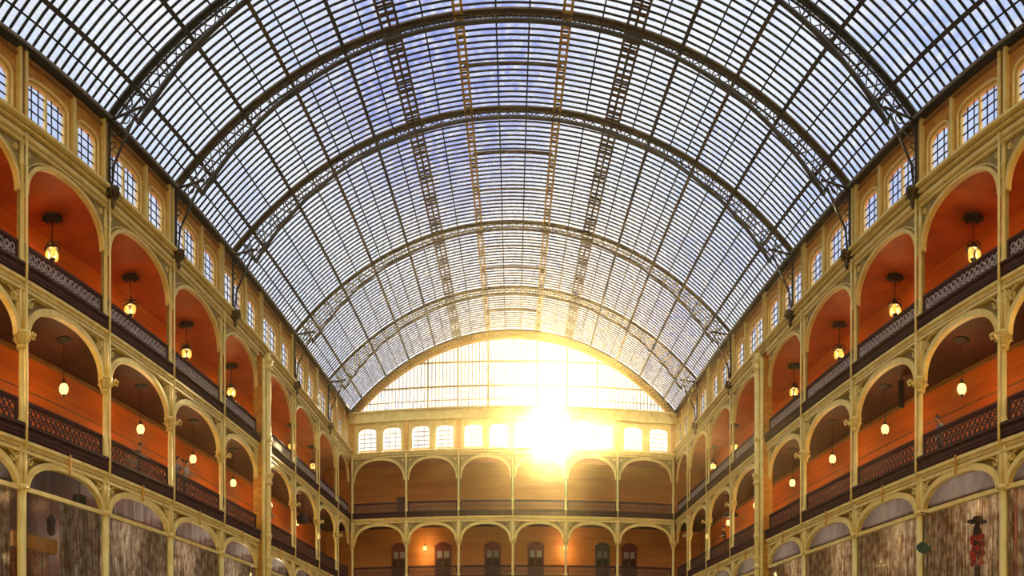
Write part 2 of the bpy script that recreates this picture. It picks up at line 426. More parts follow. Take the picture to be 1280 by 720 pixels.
# --- the two full-height piers
for fr in (LEFT, RIGHT):
    sd = SIDE[id(fr)]
    t = thing('wall_pier', f'tall cream pier with a round shaft running up through every gallery on the {sd} side', 'pier', fr(35.9, -.3, ZG), 0, 'full height piers')
    mb = MB(); box(mb, fr, 35.62, 36.18, -.35, .3, ZG, LEDGE - .72); part(mb, 'core', gold, t)
    mb = MB()
    for u in (35.60, 36.20):
        tube(mb, [fr(u, -.34, ZG), fr(u, -.34, LEDGE - .72)], .10, 10); part(mb, 'side_shaft', cream, t); mb = MB()
    tube(mb, [fr(35.9, -.5, ZG), fr(35.9, -.5, 12.9)], .17, 12)
    part(mb, 'shaft', cream, t)
    for z in (3.9, 7.3, 12.15):
        mb = MB(); lathe(mb, [(.17, 0), (.25, .05), (.25, .14), (.19, .18), (.24, .3), (.30, .42), (.30, .48), (.12, .5)], fr(35.9, -.5, z), 12); part(mb, 'capital', cream, t)
    for z in (5.1, 9.1):
        mb = MB(); lathe(mb, [(.17, 0), (.22, .03), (.22, .2), (.17, .24)], fr(35.9, -.5, z), 12); part(mb, 'shaft_band', cream, t)

# ------------------------------------------------------------------ clerestory wall, cornice and windows
wn = [0]
def window(fr, u0, u1, zs, za, z0, lights, w=.16):
    """arched sash window filling an opening"""
    wn[0] += 1
    rise = za - zs
    P = arch_pts(u0 + .04, u1 - .04, zs, za - .04, 12, 2.9)
    mb = MB(); ribbon(mb, fr, [(u0 + .04, z0)] + P + [(u1 - .04, z0)], .09, w - .07, w + .05)
    box(mb, fr, u0, u1, w - .07, w + .05, z0, z0 + .07)
    for k in range(1, lights):
        u = u0 + (u1 - u0) * k / lights; box(mb, fr, u - .05, u + .05, w - .06, w + .05, z0, za - .04)
    t = struct(mb.build('window_%d' % wn[0], cream))
    mb = MB(); n = 3 * lights if lights > 1 else 3
    for k in range(1, n):
        u = u0 + (u1 - u0) * k / n
        x = abs(2 * k / n - 1); zt = zs + rise * max(0, 1 - x ** 2.9) ** (1 / 2.9)
        box(mb, fr, u - .013, u + .013, w - .02, w + .02, z0, zt)
    for k in range(1, 5):
        z = z0 + (zs - z0) * k / 4; box(mb, fr, u0 + .05, u1 - .05, w - .02, w + .02, z - .013, z + .013)
    g = mb.build('glazing_bars', glazebar, t)
    mb = MB()
    for (a, za_), (b, zb_) in zip(P[:-1], P[1:]):
        if b - a > 1e-4: mb.face([fr(a, w, z0), fr(b, w, z0), fr(b, w, zb_), fr(a, w, za_)])
    mb.build('pane', paneglass if fr is not FAR else gableglass, t)
def clerestory(fr, bays, z0, z1, wall, wallname):
    mb = MB(); W0, W1 = .06, .28
    for (u0, u1, ops) in bays:
        u = u0
        for (a, b, zs, za, li) in ops:
            box(mb, fr, u, a, W0, W1, z0, z1)
            arch_fill(mb, fr, a, b, z1, arch_pts(a, b, zs, za, 12, 2.9), W0, W1)
            u = b
        box(mb, fr, u, u1, W0, W1, z0, z1)
    o = struct(mb.build(wallname, wall))
    mb = MB()
    for (u0, u1, ops) in bays:
        for (a, b, zs, za, li) in ops:
            ribbon(mb, fr, [(a - .05, z0)] + arch_pts(a - .05, b + .05, zs, za + .05, 14, 2.9) + [(b + .05, z0)], .07, 0, .08)
    mb.build('window_surround', cream, o)
    for (u0, u1, ops) in bays:
        for (a, b, zs, za, li) in ops: window(fr, a, b, zs, za, z0 + .1, li)
    return o
ZW = 13.40
for fr in (LEFT, RIGHT):
    sd = SIDE[id(fr)]
    bays = []
    for i in range(len(SIDEN) - 1):
        u0, u1 = SIDEN[i], SIDEN[i + 1]; L = u1 - u0
        bays.append((u0, u1, [(u0 + .065 * L, u0 + .51 * L, 14.78, 15.06, 2), (u0 + .64 * L, u0 + .90 * L, 14.62, 15.00, 1)]))
    bays[0] = (-6, bays[0][1], bays[0][2])
    cw = clerestory(fr, bays, ZW, EAVE, gold, 'wall_clerestory')
    mb = MB()
    for i, u in enumerate(COLY):
        box(mb, fr, u - .20, u - .08, -.10, .1, LEDGE, EAVE - .12); box(mb, fr, u + .08, u + .20, -.10, .1, LEDGE, EAVE - .12)
        L = SIDEN[i + 1] - u
        box(mb, fr, u + .565 * L, u + .60 * L, -.06, .1, LEDGE, EAVE - .35)
    mb.build('pilaster', cream, cw)
    mb = MB()
    for u in COLY: box(mb, fr, u - .08, u + .08, -.04, .1, LEDGE, EAVE - .12)
    box(mb, fr, -6, YF, -.02, .08, 15.50, 15.60)
    mb.build('panel_strip', umber, cw)
    # ledge and stepped cornice
    mb = MB()
    box(mb, fr, -6, YF, -.32, .1, LEDGE - .04, LEDGE + .05); box(mb, fr, -6, YF, -.18, .1, LEDGE - .17, LEDGE - .12); box(mb, fr, -6, YF, -.1, .1, LEDGE - .32, LEDGE - .27)
    struct(mb.build('trim_ledge', cream))
    mb = MB(); box(mb, fr, -6, YF, -.06, .12, 13.0, LEDGE - .02); struct(mb.build('trim_frieze', olive))
    # eaves beam and gutter strip
    mb = MB(); box(mb, fr, -6, YF, -.22, .35, EAVE - .16, EAVE + .02); eb = struct(mb.build('trim_eaves', iron))
    mb = MB(); box(mb, fr, -6, YF, -.30, -.22, EAVE - .11, EAVE - .06); mb.build('gutter_edge', leadgrey, eb)
bays = []
for i in range(6):
    u0, u1 = COLX[i], COLX[i + 1]; L = u1 - u0
    bays.append((u0, u1, [(u0 + .10 * L, u0 + .46 * L, 14.35, 14.80, 1), (u0 + .56 * L, u0 + .92 * L, 14.35, 14.80, 1)]))
bays[0] = (-14.3, bays[0][1], bays[0][2]); bays[-1] = (bays[-1][0], 14.3, bays[-1][2])
cw = clerestory(FAR, bays, 13.15, 15.05, cream, 'wall_far_clerestory')
mb = MB()
for u in COLX: box(mb, FAR, u - .18, u + .18, -.08, .08, 13.1, 15.05)
mb.build('pilaster', gold, cw)
mb = MB(); box(mb, FAR, -14.3, 14.3, -.12, .3, 15.05, 15.75); box(mb, FAR, -14.3, 14.3, -.2, .3, 15.68, 15.78)
struct(mb.build('trim_beam', cream))
mb = MB(); box(mb, FAR, -14, 14, -.10, .15, 13.0, 13.10); box(mb, FAR, -14, 14, -.2, .1, 13.06, 13.14); struct(mb.build('trim_ledge', cream))

# ------------------------------------------------------------------ far gable window
t = struct(bpy.data.objects.new('window_gable', None)); C.objects.link(t); t.location = (0, YF, 15.8)
GR = .62
def gz(x): return ZC + math.sqrt((R0 - GR) ** 2 - x * x)
X1 = 13.0
mb = MB(); n = 84
for k in range(n + 1):
    x = -X1 + 2 * X1 * k / n
    if gz(x) > 15.8: box(mb, FAR, x - .034, x + .034, .05, .13, 15.78, gz(x))
part(mb, 'mullions', leadgrey, t)
mb = MB()
for x in (-7.15, -4.6, -2.05, 2.05, 4.6, 7.15): box(mb, FAR, x - .055, x + .055, .02, .14, 15.78, gz(x))
for z, h in ((17.15, .045), (18.72, .045), (16.28, .015)):
    xm = math.sqrt(max(0, (R0 - GR) ** 2 - (z - ZC) ** 2)); box(mb, FAR, -xm, xm, .03, .13, z - h, z + h)
part(mb, 'transoms', olive, t)
mb = MB()
for k in range(40):
    a = -14 + 28 * k / 40; b = -14 + 28 * (k + 1) / 40
    mb.face([FAR(a, .09, 15.7), FAR(b, .09, 15.7), FAR(b, .09, roofz(b)), FAR(a, .09, roofz(a))])
part(mb, 'pane', gableglass, t)

# ------------------------------------------------------------------ roof vault
TR = [9.8, 20.6, 25.7, 31.8, 41.8, 50.0, 57.0]
YA = -6.0
def arcpt(al, y, dr=0): return Vector(((R0 - dr) * math.sin(al), y, ZC + (R0 - dr) * math.cos(al)))
def arcbar(mb, y0, y1, d0, d1, a0=-AMAX, a1=AMAX, n=30):
    rings = []
    for i in range(n + 1):
        a = a0 + (a1 - a0) * i / n
        rings.append([arcpt(a, y0, d0), arcpt(a, y1, d0), arcpt(a, y1, d1), arcpt(a, y0, d1)])
    mb.loft(rings, False)
roof = struct(bpy.data.objects.new('ceiling', None)); C.objects.link(roof); roof.location = (0, 25, 15.9)
mb = MB(); n = 48
rows = [[arcpt(-AMAX + 2 * AMAX * i / n, y, -.05) for i in range(n + 1)] for y in (YA, YF + .3)]
for i in range(n): mb.face([rows[0][i], rows[0][i + 1], rows[1][i + 1], rows[1][i]], True)
part(mb, 'roof_glass', roofglass, roof)
edges = [YA] + TR
for a, b in zip(edges[:-1], edges[1:]):
    mb = MB(); m = max(2, round((b - a) / .355))
    for k in range(1, m):
        y = a + (b - a) * k / m
        arcbar(mb, y - .050, y + .050, -.03, .005, n=28)
    part(mb, 'glazing_bars', glazebar, roof)
for s in (-1, 1):
    for deg in (1.65, 8.8, 14.7, 19.6, 21.7, 26.0, 32.0, 37.0):
        al = math.radians(deg) * s; mb = MB(); h = .018
        mb.hexa([arcpt(al - h / 22, YA, -.04), arcpt(al + h / 22 * 1.0, YA, -.04), arcpt(al + h / 22, YF, -.04), arcpt(al - h / 22, YF, -.04),
                 arcpt(al - .03 / 22, YA, .06), arcpt(al + .03 / 22, YA, .06), arcpt(al + .03 / 22, YF, .06), arcpt(al - .03 / 22, YF, .06)])
        part(mb, 'rafter_bar', glazebar, roof)
# crossbars of the raised middle strip
mb = MB()
for a, b in zip(edges[1:-1], edges[2:]):
    m = max(2, round((b - a) / 3.0))
    for k in range(1, m):
        y = a + (b - a) * k / m; arcbar(mb, y - .05, y + .05, .02, .09, -math.radians(5.3), math.radians(5.3), 6)
part(mb, 'crossbars', bronze, roof)

def beam_long(mb, al0, al1, d0, d1):
    mb.hexa([arcpt(al0, YA, d0), arcpt(al1, YA, d0), arcpt(al1, YF, d0), arcpt(al0, YF, d0), arcpt(al0, YA, d1), arcpt(al1, YA, d1), arcpt(al1, YF, d1), arcpt(al0, YF, d1)])
for s in (-1, 1):
    sd = 'left' if s < 0 else 'right'
    # ladder girders
    for deg, nr, wd, nm in ((5.35, 2, .30, 'narrow'), (12.1, 3, .62, 'wide')):
        al = math.radians(deg) * s; hw = wd / R0
        t = thing('ladder_girder', f'{nm} gilded ladder girder running lengthwise just {sd} of the roof ridge', 'girder', tuple(arcpt(al, 25, .1)), 0, 'lengthwise ladder girders')
        mb = MB(); offs = [(-.5 + k / (nr - 1)) * 2 * hw * .5  for k in range(nr)]
        for o in offs: beam_long(mb, al + o - .05 / R0, al + o + .05 / R0, .02, .12)
        part(mb, 'rail', gilt if nm == 'narrow' else bronze, t)
        mb = MB(); y = YA
        while y < YF:
            mb.hexa([arcpt(al + offs[0], y, .10), arcpt(al + offs[-1], y, .10), arcpt(al + offs[-1], y + .14, .10), arcpt(al + offs[0], y + .14, .10),
                     arcpt(al + offs[0], y, .12), arcpt(al + offs[-1], y, .12), arcpt(al + offs[-1], y + .14, .12), arcpt(al + offs[0], y + .14, .12)])
            y += .42
        r = part(mb, 'rungs', gilt if nm == 'narrow' else bronze, t); r['kind'] = 'stuff'
    for k, deg in enumerate((17.1, 23.2, 28.9, 35.3)):
        al = math.radians(deg) * s
        t = thing('roof_purlin', f'dark iron purlin running lengthwise, {ORD[k+1]} below the wide ladder girder on the {sd} slope', 'purlin', tuple(arcpt(al, 25, .1)), 0, 'lengthwise purlins')
        mb = MB(); beam_long(mb, al - .05 / R0, al + .05 / R0, -.02, .16); beam_long(mb, al - .075 / R0, al + .075 / R0, .16, .20); part(mb, 'flange', bronze if k == 1 else iron, t)

# ------------------------------------------------------------------ arched trusses
def depth(a): return .44 + 1.0 * (abs(a) / AMAX) ** 3.0
def truss(y, label, cm, gable=False):
    t = thing('roof_truss', label, 'truss', (0, y, EAVE), 0, 'arched roof trusses')
    cw = .17 if y < 35 else .12
    mb = MB(); arcbar(mb, y - cw, y + cw, .02, .10, n=40); arcbar(mb, y - .03, y + .03, .10, .17, n=40); part(mb, 'upper_chord', cm[0], t)
    mb = MB(); rings = []; A2 = AMAX * .955
    for i in range(41):
        a = -A2 + 2 * A2 * i / 40; d = depth(a)
        rings.append([arcpt(a, y - cw * .62, d), arcpt(a, y + cw * .62, d), arcpt(a, y + cw * .62, d + .08), arcpt(a, y - cw * .62, d + .08)])
    mb.loft(rings, False); part(mb, 'lower_chord', cm[1], t)
    mb = MB(); m = 64
    for i in range(m):
        a0 = -A2 + 2 * A2 * i / m; a1 = -A2 + 2 * A2 * (i + 1) / m
        for p, q in (((a0, .12), (a1, depth(a1))), ((a1, .12), (a0, depth(a0)))):
            tube(mb, [arcpt(p[0], y, p[1]), arcpt(q[0], y, q[1])], .024, 4)
        if i % 2 == 0: tube(mb, [arcpt(a0, y, .12), arcpt(a0, y, depth(a0))], .03, 4)
    part(mb, 'web', cm[2], t)
    if not gable:
        for s in (-1, 1):
            fr = LEFT if s < 0 else RIGHT
            mb = MB()
            xi = (R0 - depth(A2)) * math.sin(A2); zi = ZC + (R0 - depth(A2)) * math.cos(A2)
            w = lambda x: x - 14                      # frame w of |x|
            tube(mb, [fr(y, -.05, EAVE - .12), fr(y, w(xi) - .15, EAVE - .10)], .05, 6)
            tube(mb, [fr(y, w(xi), zi), fr(y, w(xi) + .1, EAVE - .3), fr(y, w(xi) + .55, EAVE - 1.0), fr(y, -.32, EAVE - 1.7), fr(y, -.22, LEDGE + .1)], [.06, .06, .055, .05, .05], 6)
            wb = part(mb, 'wall_bracket', cm[1], t); mb = MB()
            for (cw_, cz, rr) in ((-.45, EAVE - .55, .22), (-.85, EAVE - .32, .15), (-.25, EAVE - 1.05, .12), (-.9, EAVE + .25, .2)):
                pts = [fr(y, cw_ + rr * math.cos(q), cz + rr * math.sin(q)) for q in [2 * PI * j / 10 for j in range(10)]]
                tube(mb, pts, .025, 5, True)
            tube(mb, [fr(y, -.12, EAVE - .1), fr(y, -.12, LEDGE + .1)], .06, 6)
            sw = mb.build('scrollwork', cm[1], wb, t.location)
            mb = MB()
            lathe(mb, [(.0, -.62), (.06, -.56), (.1, -.45), (.07, -.38), (.16, -.26), (.2, -.12), (.26, -.04), (.26, .06), (.12, .1)], fr(y, -.26, LEDGE - .02), 10)
            for q in range(7):
                aq = 2 * PI * q / 7; c = fr(y, -.26, LEDGE - .18)
                tube(mb, [c + Vector((math.cos(aq) * .12, math.sin(aq) * .12, -.1)), c + Vector((math.cos(aq) * .26, math.sin(aq) * .26, .06)), c + Vector((math.cos(aq) * .33, math.sin(aq) * .33, -.04))], [.05, .045, .02], 5)
            part(mb, 'corbel', bronze, t)
    return t
NAMES = ['heavy iron arched truss closest to the camera side, out above the first bays', 'thick dark arched truss landing nearest the camera at the eaves', 'arched truss of dark chords, second one seen from the camera', 'arched truss of brown chords, third one seen from the camera',
         'slender brown arched truss, fourth one seen from the camera', 'slender bronze arched truss, last before the gable']
for i, y in enumerate(TR[:-1]):
    cm = (iron, iron, iron) if i < 2 else (bronze, iron, bronze) if i < 4 else (bronze, bronze, olive)
    truss(y, NAMES[i], cm)
# gable rib: deep golden board with a fine lattice
t = thing('gable_rib', 'broad yellow arched rib framing the glazed far gable', 'arch', (0, YF, EAVE))
mb = MB(); arcbar(mb, YF - .25, YF - .05, .10, .17, n=48); part(mb, 'upper_moulding', bronze, t)
mb = MB(); arcbar(mb, YF - .08, YF + .15, .12, GR + .02, n=48); part(mb, 'board', gold, t)
mb = MB(); arcbar(mb, YF - .16, YF + .05, GR - .05, GR + .06, n=48); part(mb, 'lower_moulding', gold, t)
mb = MB()
for i in range(96):
    a0 = -AMAX + 2 * AMAX * i / 96; a1 = -AMAX + 2 * AMAX * (i + 1) / 96
    for p, q in (((a0, .2), (a1, GR - .06)), ((a1, .2), (a0, GR - .06))): tube(mb, [arcpt(p[0], YF - .11, p[1]), arcpt(q[0], YF - .11, q[1])], .018, 4)
part(mb, 'fretwork', bronze, t)

# ------------------------------------------------------------------ lamps
def light(parent, loc, watts, col, r=.12):
    l = bpy.data.lights.new('bulb_light', 'POINT'); l.energy = watts; l.color = col; l.shadow_soft_size = r
    o = bpy.data.objects.new('bulb_light', l); C.objects.link(o); o.parent = parent; o.location = loc
    return o
def make_lantern():
    t = thing('pendant_lantern', '', 'lamp')                 # origin at the ceiling
    mb = MB(); lathe(mb, [(.0, -.13), (.10, -.12), (.28, -.07), (.36, -.03), (.30, 0), (.0, 0)], n=14)
    for k in range(10):
        a = 2 * PI * k / 10; tube(mb, [(math.cos(a) * .2, math.sin(a) * .2, -.08), (math.cos(a) * .38, math.sin(a) * .38, -.08), (math.cos(a) * .42, math.sin(a) * .42, -.02)], [.03, .03, .015], 5)
    lpart(mb, 'ceiling_rose', iron, t)
    mb = MB(); tube(mb, [(0, 0, -.1), (0, 0, -.95)], .02, 6); lpart(mb, 'rod', iron, t)
    mb = MB(); lathe(mb, [(.02, -.80), (.05, -.86), (.04, -.9), (.12, -.95), (.24, -1.02), (.30, -1.08), (.26, -1.10), (.05, -1.06)], n=12)
    for k in range(4):
        a = 2 * PI * (k + .5) / 4; d = (math.cos(a), math.sin(a))
        tube(mb, [(0, 0, -.9), (d[0] * .2, d[1] * .2, -.84), (d[0] * .33, d[1] * .33, -.98), (d[0] * .30, d[1] * .30, -1.1)], [.025, .02, .02, .02], 5)
    cr = lpart(mb, 'crown', iron, t); mb = MB()
    lathe(mb, [(.0, -1.62), (.04, -1.55), (.02, -1.5), (.08, -1.44), (.13, -1.38), (.05, -1.34)], n=10)
    tube(mb, [(0, 0, -1.05), (0, 0, -1.4)], .02, 6)
    lpart(mb, 'finial', iron, cr)
    for k in range(3):
        a = 2 * PI * k / 3 + .4; c = (math.cos(a) * .19, math.sin(a) * .19, 0)
        mb = MB(); lathe(mb, [(.0, -1.40), (.06, -1.38), (.095, -1.30), (.10, -1.20), (.06, -1.10), (.03, -1.08)], c, 10); lpart(mb, 'glass_shade', amber, t)
    light(t, (0, 0, -1.27), LAMP_W[0], (1, .55, .2), .25)
    return t
def make_globe():
    t = thing('globe_pendant', '', 'lamp')
    mb = MB(); lathe(mb, [(.0, -.08), (.12, -.07), (.30, -.03), (.30, 0), (.0, 0)], n=14); lpart(mb, 'ceiling_rose', blackm, t)
    mb = MB(); tube(mb, [(0, 0, -.05), (0, 0, -1.2)], .013, 5); lpart(mb, 'cord', iron, t)
    mb = MB(); lathe(mb, [(.02, -1.12), (.06, -1.16), (.09, -1.22), (.12, -1.27), (.06, -1.28)], n=10); lpart(mb, 'gallery_cap', bronze, t)
    mb = MB(); lathe(mb, [(.07, -1.25), (.14, -1.30), (.175, -1.38), (.165, -1.47), (.11, -1.54), (.05, -1.57)], n=14); gg = lpart(mb, 'glass_globe', globe, t)
    mb = MB(); lathe(mb, [(.06, -1.56), (.07, -1.59), (.03, -1.63), (.0, -1.66)], n=8); lpart(mb, 'finial', bronze, gg)
    light(t, (0, 0, -1.42), LAMP_W[1], (1, .62, .25), .2)
    return t
LAMP_W = (80, 170, 75)
pl = make_lantern(); pg = make_globe(); first = [True, True]
L3Y = [9.6, 14.6, 19.9, 25.4, 30.7, 36.4, 42.0, 47.5, 52.8]
L2Y = [9.4, 14.4, 19.7, 25.1, 30.1, 35.1, 41.0, 46.6, 52.0]
for s in (-1, 1):
    sd = 'left' if s < 0 else 'right'
    for i in range(9):
        k = 9 - i
        lb = f'ornate lantern with amber shades hanging in the {sd} top gallery, {ORD[k]} from the far corner'
        loc = (s * 16.0, L3Y[i], 12.86)
        if first[0]: pl.location = loc; pl['label'] = lb; pl['group'] = 'top gallery lanterns'; first[0] = False
        else: dup(pl, loc, i * .5, lb, 'top gallery lanterns')
        lb = f'cream globe lamp on a cord, {sd} middle gallery, {ORD[k]} from the far corner'
        loc = (s * 15.3, L2Y[i], 8.80)
        if first[1]: pg.location = loc; pg['label'] = lb; pg['group'] = 'middle gallery globe lamps'; first[1] = False
        else: dup(pg, loc, i * .5, lb, 'middle gallery globe lamps')
for k, (x, nm) in enumerate(((-7.7, 'between the first and second doors'), (4.6, 'beside the fourth door'))):
    dup(pg, (x, YF + 2.2, 8.80), k, f'cream globe lamp in the far middle gallery, {nm}', 'middle gallery globe lamps')

# ------------------------------------------------------------------ doors of the far middle gallery
dn = 0
for x0, x1, mt in ((-10.8, -9.4, reddoor), (-6.9, -5.4, reddoor), (-2.5, -1.05, reddoor), (1.3, 2.75, reddoor), (7.3, 8.6, tealdoor), (9.65, 11.05, reddoor)):
    dn += 1; F = lambda u, w, z: FAR(u, w, z)
    mb = MB(); box(mb, FAR, x0, x1, 2.86, 3.0, FL2, 7.62)
    P = [(x0, 7.62), ((x0 + x1) / 2 - .35, 7.80), ((x0 + x1) / 2, 7.86), ((x0 + x1) / 2 + .35, 7.80), (x1, 7.62)]
    arch_fill(mb, FAR, x0, x1, 7.60, P, 2.84, 3.0)
    box(mb, FAR, x0 - .05, x1 + .05, 2.80, 3.0, 7.56, 7.64)
    d = struct(mb.build('door_%d' % dn, mt))
    mb = MB(); xm = (x0 + x1) / 2
    for a, b in ((x0 + .12, xm - .05), (xm + .05, x1 - .12)):
        for z0, z1 in ((FL2 + .15, FL2 + .75), (FL2 + .85, FL2 + 1.35)): box(mb, FAR, a, b, 2.82, 2.87, z0, z1)
    box(mb, FAR, xm - .02, xm + .02, 2.82, 2.87, FL2, 7.2)
    pn = mb.build('door_panel', maroon if mt is reddoor else blackm, d)
    mb = MB(); box(mb, FAR, xm - .09, xm - .06, 2.79, 2.83, FL2 + .95, FL2 + 1.2); mb.build('handle', gilt, pn)
    mb = MB()
    for a, b in ((x0 + .22, xm - .08), (xm + .08, x1 - .22)): box(mb, FAR, a, b, 2.83, 2.87, FL2 + 1.45, FL2 + 1.85)
    mb.build('glass_light', whitecloth if mt is reddoor else leadgrey, d)

# ------------------------------------------------------------------ ground arcade: glazed screens with hangings behind
def folds(fr, u0, u1, z0, z1, w, mat, root_args, amp=.05, per=.16, step=.03):
    mb = MB(); n = int((u1 - u0) / step); top = []; bot = []
    for i in range(n + 1):
        u = u0 + (u1 - u0) * i / n; ww = w + amp * math.sin(2 * PI * u / per) + .02 * math.sin(u * 7.3)
        top.append((u, ww)); bot.append((u, ww * 1.0 + .02 * math.sin(u * 11)))
    for i in range(n):
        mb.face([fr(bot[i][0], bot[i][1], z0), fr(bot[i + 1][0], bot[i + 1][1], z0), fr(top[i + 1][0], top[i + 1][1], z1), fr(top[i][0], top[i][1], z1)], True)
    o = mb.build(root_args[0], mat, None, fr((u0 + u1) / 2, w, z0), fix=False)
    o['label'] = root_args[1]; o['category'] = 'curtain'
    if root_args[2]: o['group'] = root_args[2]
    return o
for fr in (LEFT, RIGHT):
    sd = SIDE[id(fr)]
    for i in range(len(SIDEN) - 1):
        u0, u1 = SIDEN[i], SIDEN[i + 1]; k = len(SIDEN) - 1 - i
        if u0 == 36.0: u0 = 36.25
        if u1 == 36.0: u1 = 35.55
        a, b = u0 + .15, u1 - .15
        t = thing('shop_screen', f'glazed wooden shop screen under the {sd} ground arcade, {ORD[k]} bay from the far corner', 'shop front', fr((a + b) / 2, 0, ZG), 0, 'glazed shop screens')
        mb = MB(); box(mb, fr, a, b, -.06, .10, 3.92, 4.02); part(mb, 'transom', cream, t)
        mb = MB(); m = 6
        for j in (0, 6):
            u = a + (b - a) * j / m; box(mb, fr, u - .015, u + .015, 0, .06, ZG + .6, 3.92)
        box(mb, fr, a, b, 0, .06, 1.3, 1.4)
        part(mb, 'mullions', cream if fr is LEFT else olive, t)
        mb = MB(); box(mb, fr, a, b, 0, .08, ZG, ZG + .6); part(mb, 'stall_riser', maroonwall, t)
        mb = MB(); mb.face([fr(a, .03, ZG + .6), fr(b, .03, ZG + .6), fr(b, .03, 3.92), fr(a, .03, 3.92)]); part(mb, 'pane', shopglass, t)
        P = arch_pts(a + .05, b - .05, 4.02, 4.66, 16, 2.25); mb = MB()
        for (p, zp), (q, zq) in zip(P[:-1], P[1:]):
            if q - p > 1e-4: mb.face([fr(p, .16, 4.02), fr(q, .16, 4.02), fr(q, .16, zq), fr(p, .16, zp)])
        part(mb, 'fanlight', frosted if fr is RIGHT else shopglass, t)
        if k <= 2: continue
        if fr is RIGHT:
            folds(fr, u0 + .02, u1 - .02, ZG + .2, 4.08, .50, bead, ('bead_curtain', f'cream and amber bead strings behind the {ORD[k]} right shop screen from the far corner', 'bead curtains in the shop screens'))
        else:
            aa = u0 + .02 if abs(SIDEN[i] - 15.9) > .1 else a + (b - a) * .55
            folds(fr, aa, u1 - .02, ZG + .2, 4.08, .45, beadgrey, ('bead_curtain', f'grey and cream bead strings behind the {ORD[k]} left shop screen from the far corner', 'bead curtains in the shop screens'))
            if abs(SIDEN[i] - 15.9) < .1:
                folds(fr, a + .1, aa - .05, ZG + .2, 2.75, .9, redcurtain, ('window_drape', 'dark red striped drape hung below the pelmet in the left shop screen', None), .06, .3)
                dr = bpy.data.objects['window_drape']; dr['label'] = 'dark red striped drape under a long yellow pelmet in the left shop screen'; dr['category'] = 'curtain'
                if 'group' in dr: del dr['group']
                mb = MB(); box(mb, fr, a + .05, aa, .55, .8, 2.75, 3.1); mb.build('pelmet', gold, dr, dr.location)
def make_shop_fill_lamp():  # unseen lamps added behind the hangings to light curtains and fanlights
    t = thing('shop_fill_lamp', '', 'lamp')
    mb = MB(); lathe(mb, [(.0, 0), (.16, 0), (.16, -.05), (.0, -.06)], n=12); lpart(mb, 'canopy', bronze, t)
    mb = MB(); tube(mb, [(0, 0, -.04), (0, 0, -.75)], .015, 5); lpart(mb, 'cord', iron, t)
    mb = MB(); lathe(mb, [(.05, -.70), (.18, -.75), (.20, -.81), (.12, -.89), (.0, -.91)], n=12); lpart(mb, 'glass_bowl', globe, t)
    light(t, (0, 0, -1.08), LAMP_W[2], (1, .82, .60), .2)
    return t
ps = make_shop_fill_lamp(); fs = True
for s in (-1, 1):
    sd = 'left' if s < 0 else 'right'
    for i in range(len(SIDEN) - 1):
        k = len(SIDEN) - 1 - i
        if k <= 2 or (s < 0 and abs(SIDEN[i] - 15.9) < .1): continue
        lb = f'added round bowl fill lamp inside the {sd} shop, {ORD[k]} bay from the far corner'; loc = (s * 15.9, (SIDEN[i] + SIDEN[i + 1]) / 2, FL2 - .56)
        if fs: ps.location = loc; ps['label'] = lb; ps['group'] = 'added shop fill lamps'; fs = False
        else: dup(ps, loc, 0, lb, 'added shop fill lamps')
# things hung in and before the ground arcade
t = thing('hanging_lantern', 'black square lantern hanging in the left shop screen under the arch', 'lamp', (-14.75, 18.3, 3.3))
mb = MB(); tube(mb, [(0, 0, .45), (0, 0, 1.5)], .015, 5); lpart(mb, 'chain', blackm, t)
mb = MB(); lathe(mb, [(.02, .48), (.12, .38), (.22, .30), (.18, .28), (.16, 0), (.10, -.06), (.0, -.1)], n=6); lpart(mb, 'cage', blackm, t)
t = thing('wall_speaker', 'black box speaker under the arch of the left shop screen', 'speaker', (-14.8, 20.0, 4.05))
mb = MB(); box(mb, WORLD, -.15, .15, -.22, .22, -.02, .42); lpart(mb, 'cabinet', blackm, t)
mb = MB(); tube(mb, [(0, 0, .4), (0, 0, .8)], .02, 5); lpart(mb, 'stem', blackm, t)
for nm, lb, loc, r_ in (('drum_pendant', 'black drum shade hanging in the left middle gallery beyond the pier', (-14.6, 45.7, 8.8), .42), ('saucer_pendant', 'wide black saucer shade hanging in the right middle gallery beyond the pier', (14.9, 45.0, 8.8), .55)):
    t = thing(nm, lb, 'lamp', loc)
    mb = MB(); tube(mb, [(0, 0, 0), (0, 0, -1.15)], .018, 5); lpart(mb, 'cord', blackm, t)
    mb = MB(); lathe(mb, [(.05, -1.1), (r_ * .7, -1.16), (r_, -1.25), (r_, -1.6 if r_ < .5 else -1.32), (.0, -1.62 if r_ < .5 else -1.36)], n=16); lpart(mb, 'shade', blackm, t)
t = thing('hanging_board', 'narrow dark board hanging under the right middle gallery ceiling', 'sign', (15.3, 23.8, 8.8))
mb = MB(); box(mb, WORLD, -.12, .12, -.05, .05, -1.0, -.15); lpart(mb, 'board', blackm, t)
mb = MB(); tube(mb, [(0, 0, -.16), (0, 0, 0)], .02, 5); lpart(mb, 'hanger', iron, t)
t = thing('rail_box', 'small dark wooden box fixed at the far top gallery railing', 'box', (-9.45, YF - .05, FL3))
mb = MB(); box(mb, WORLD, -.32, .32, -.15, .1, 0, .82); lpart(mb, 'case', maroon, t)
mb = MB(); box(mb, WORLD, -.36, .36, -.18, .12, .82, .88); lpart(mb, 'lid', blackm, t)
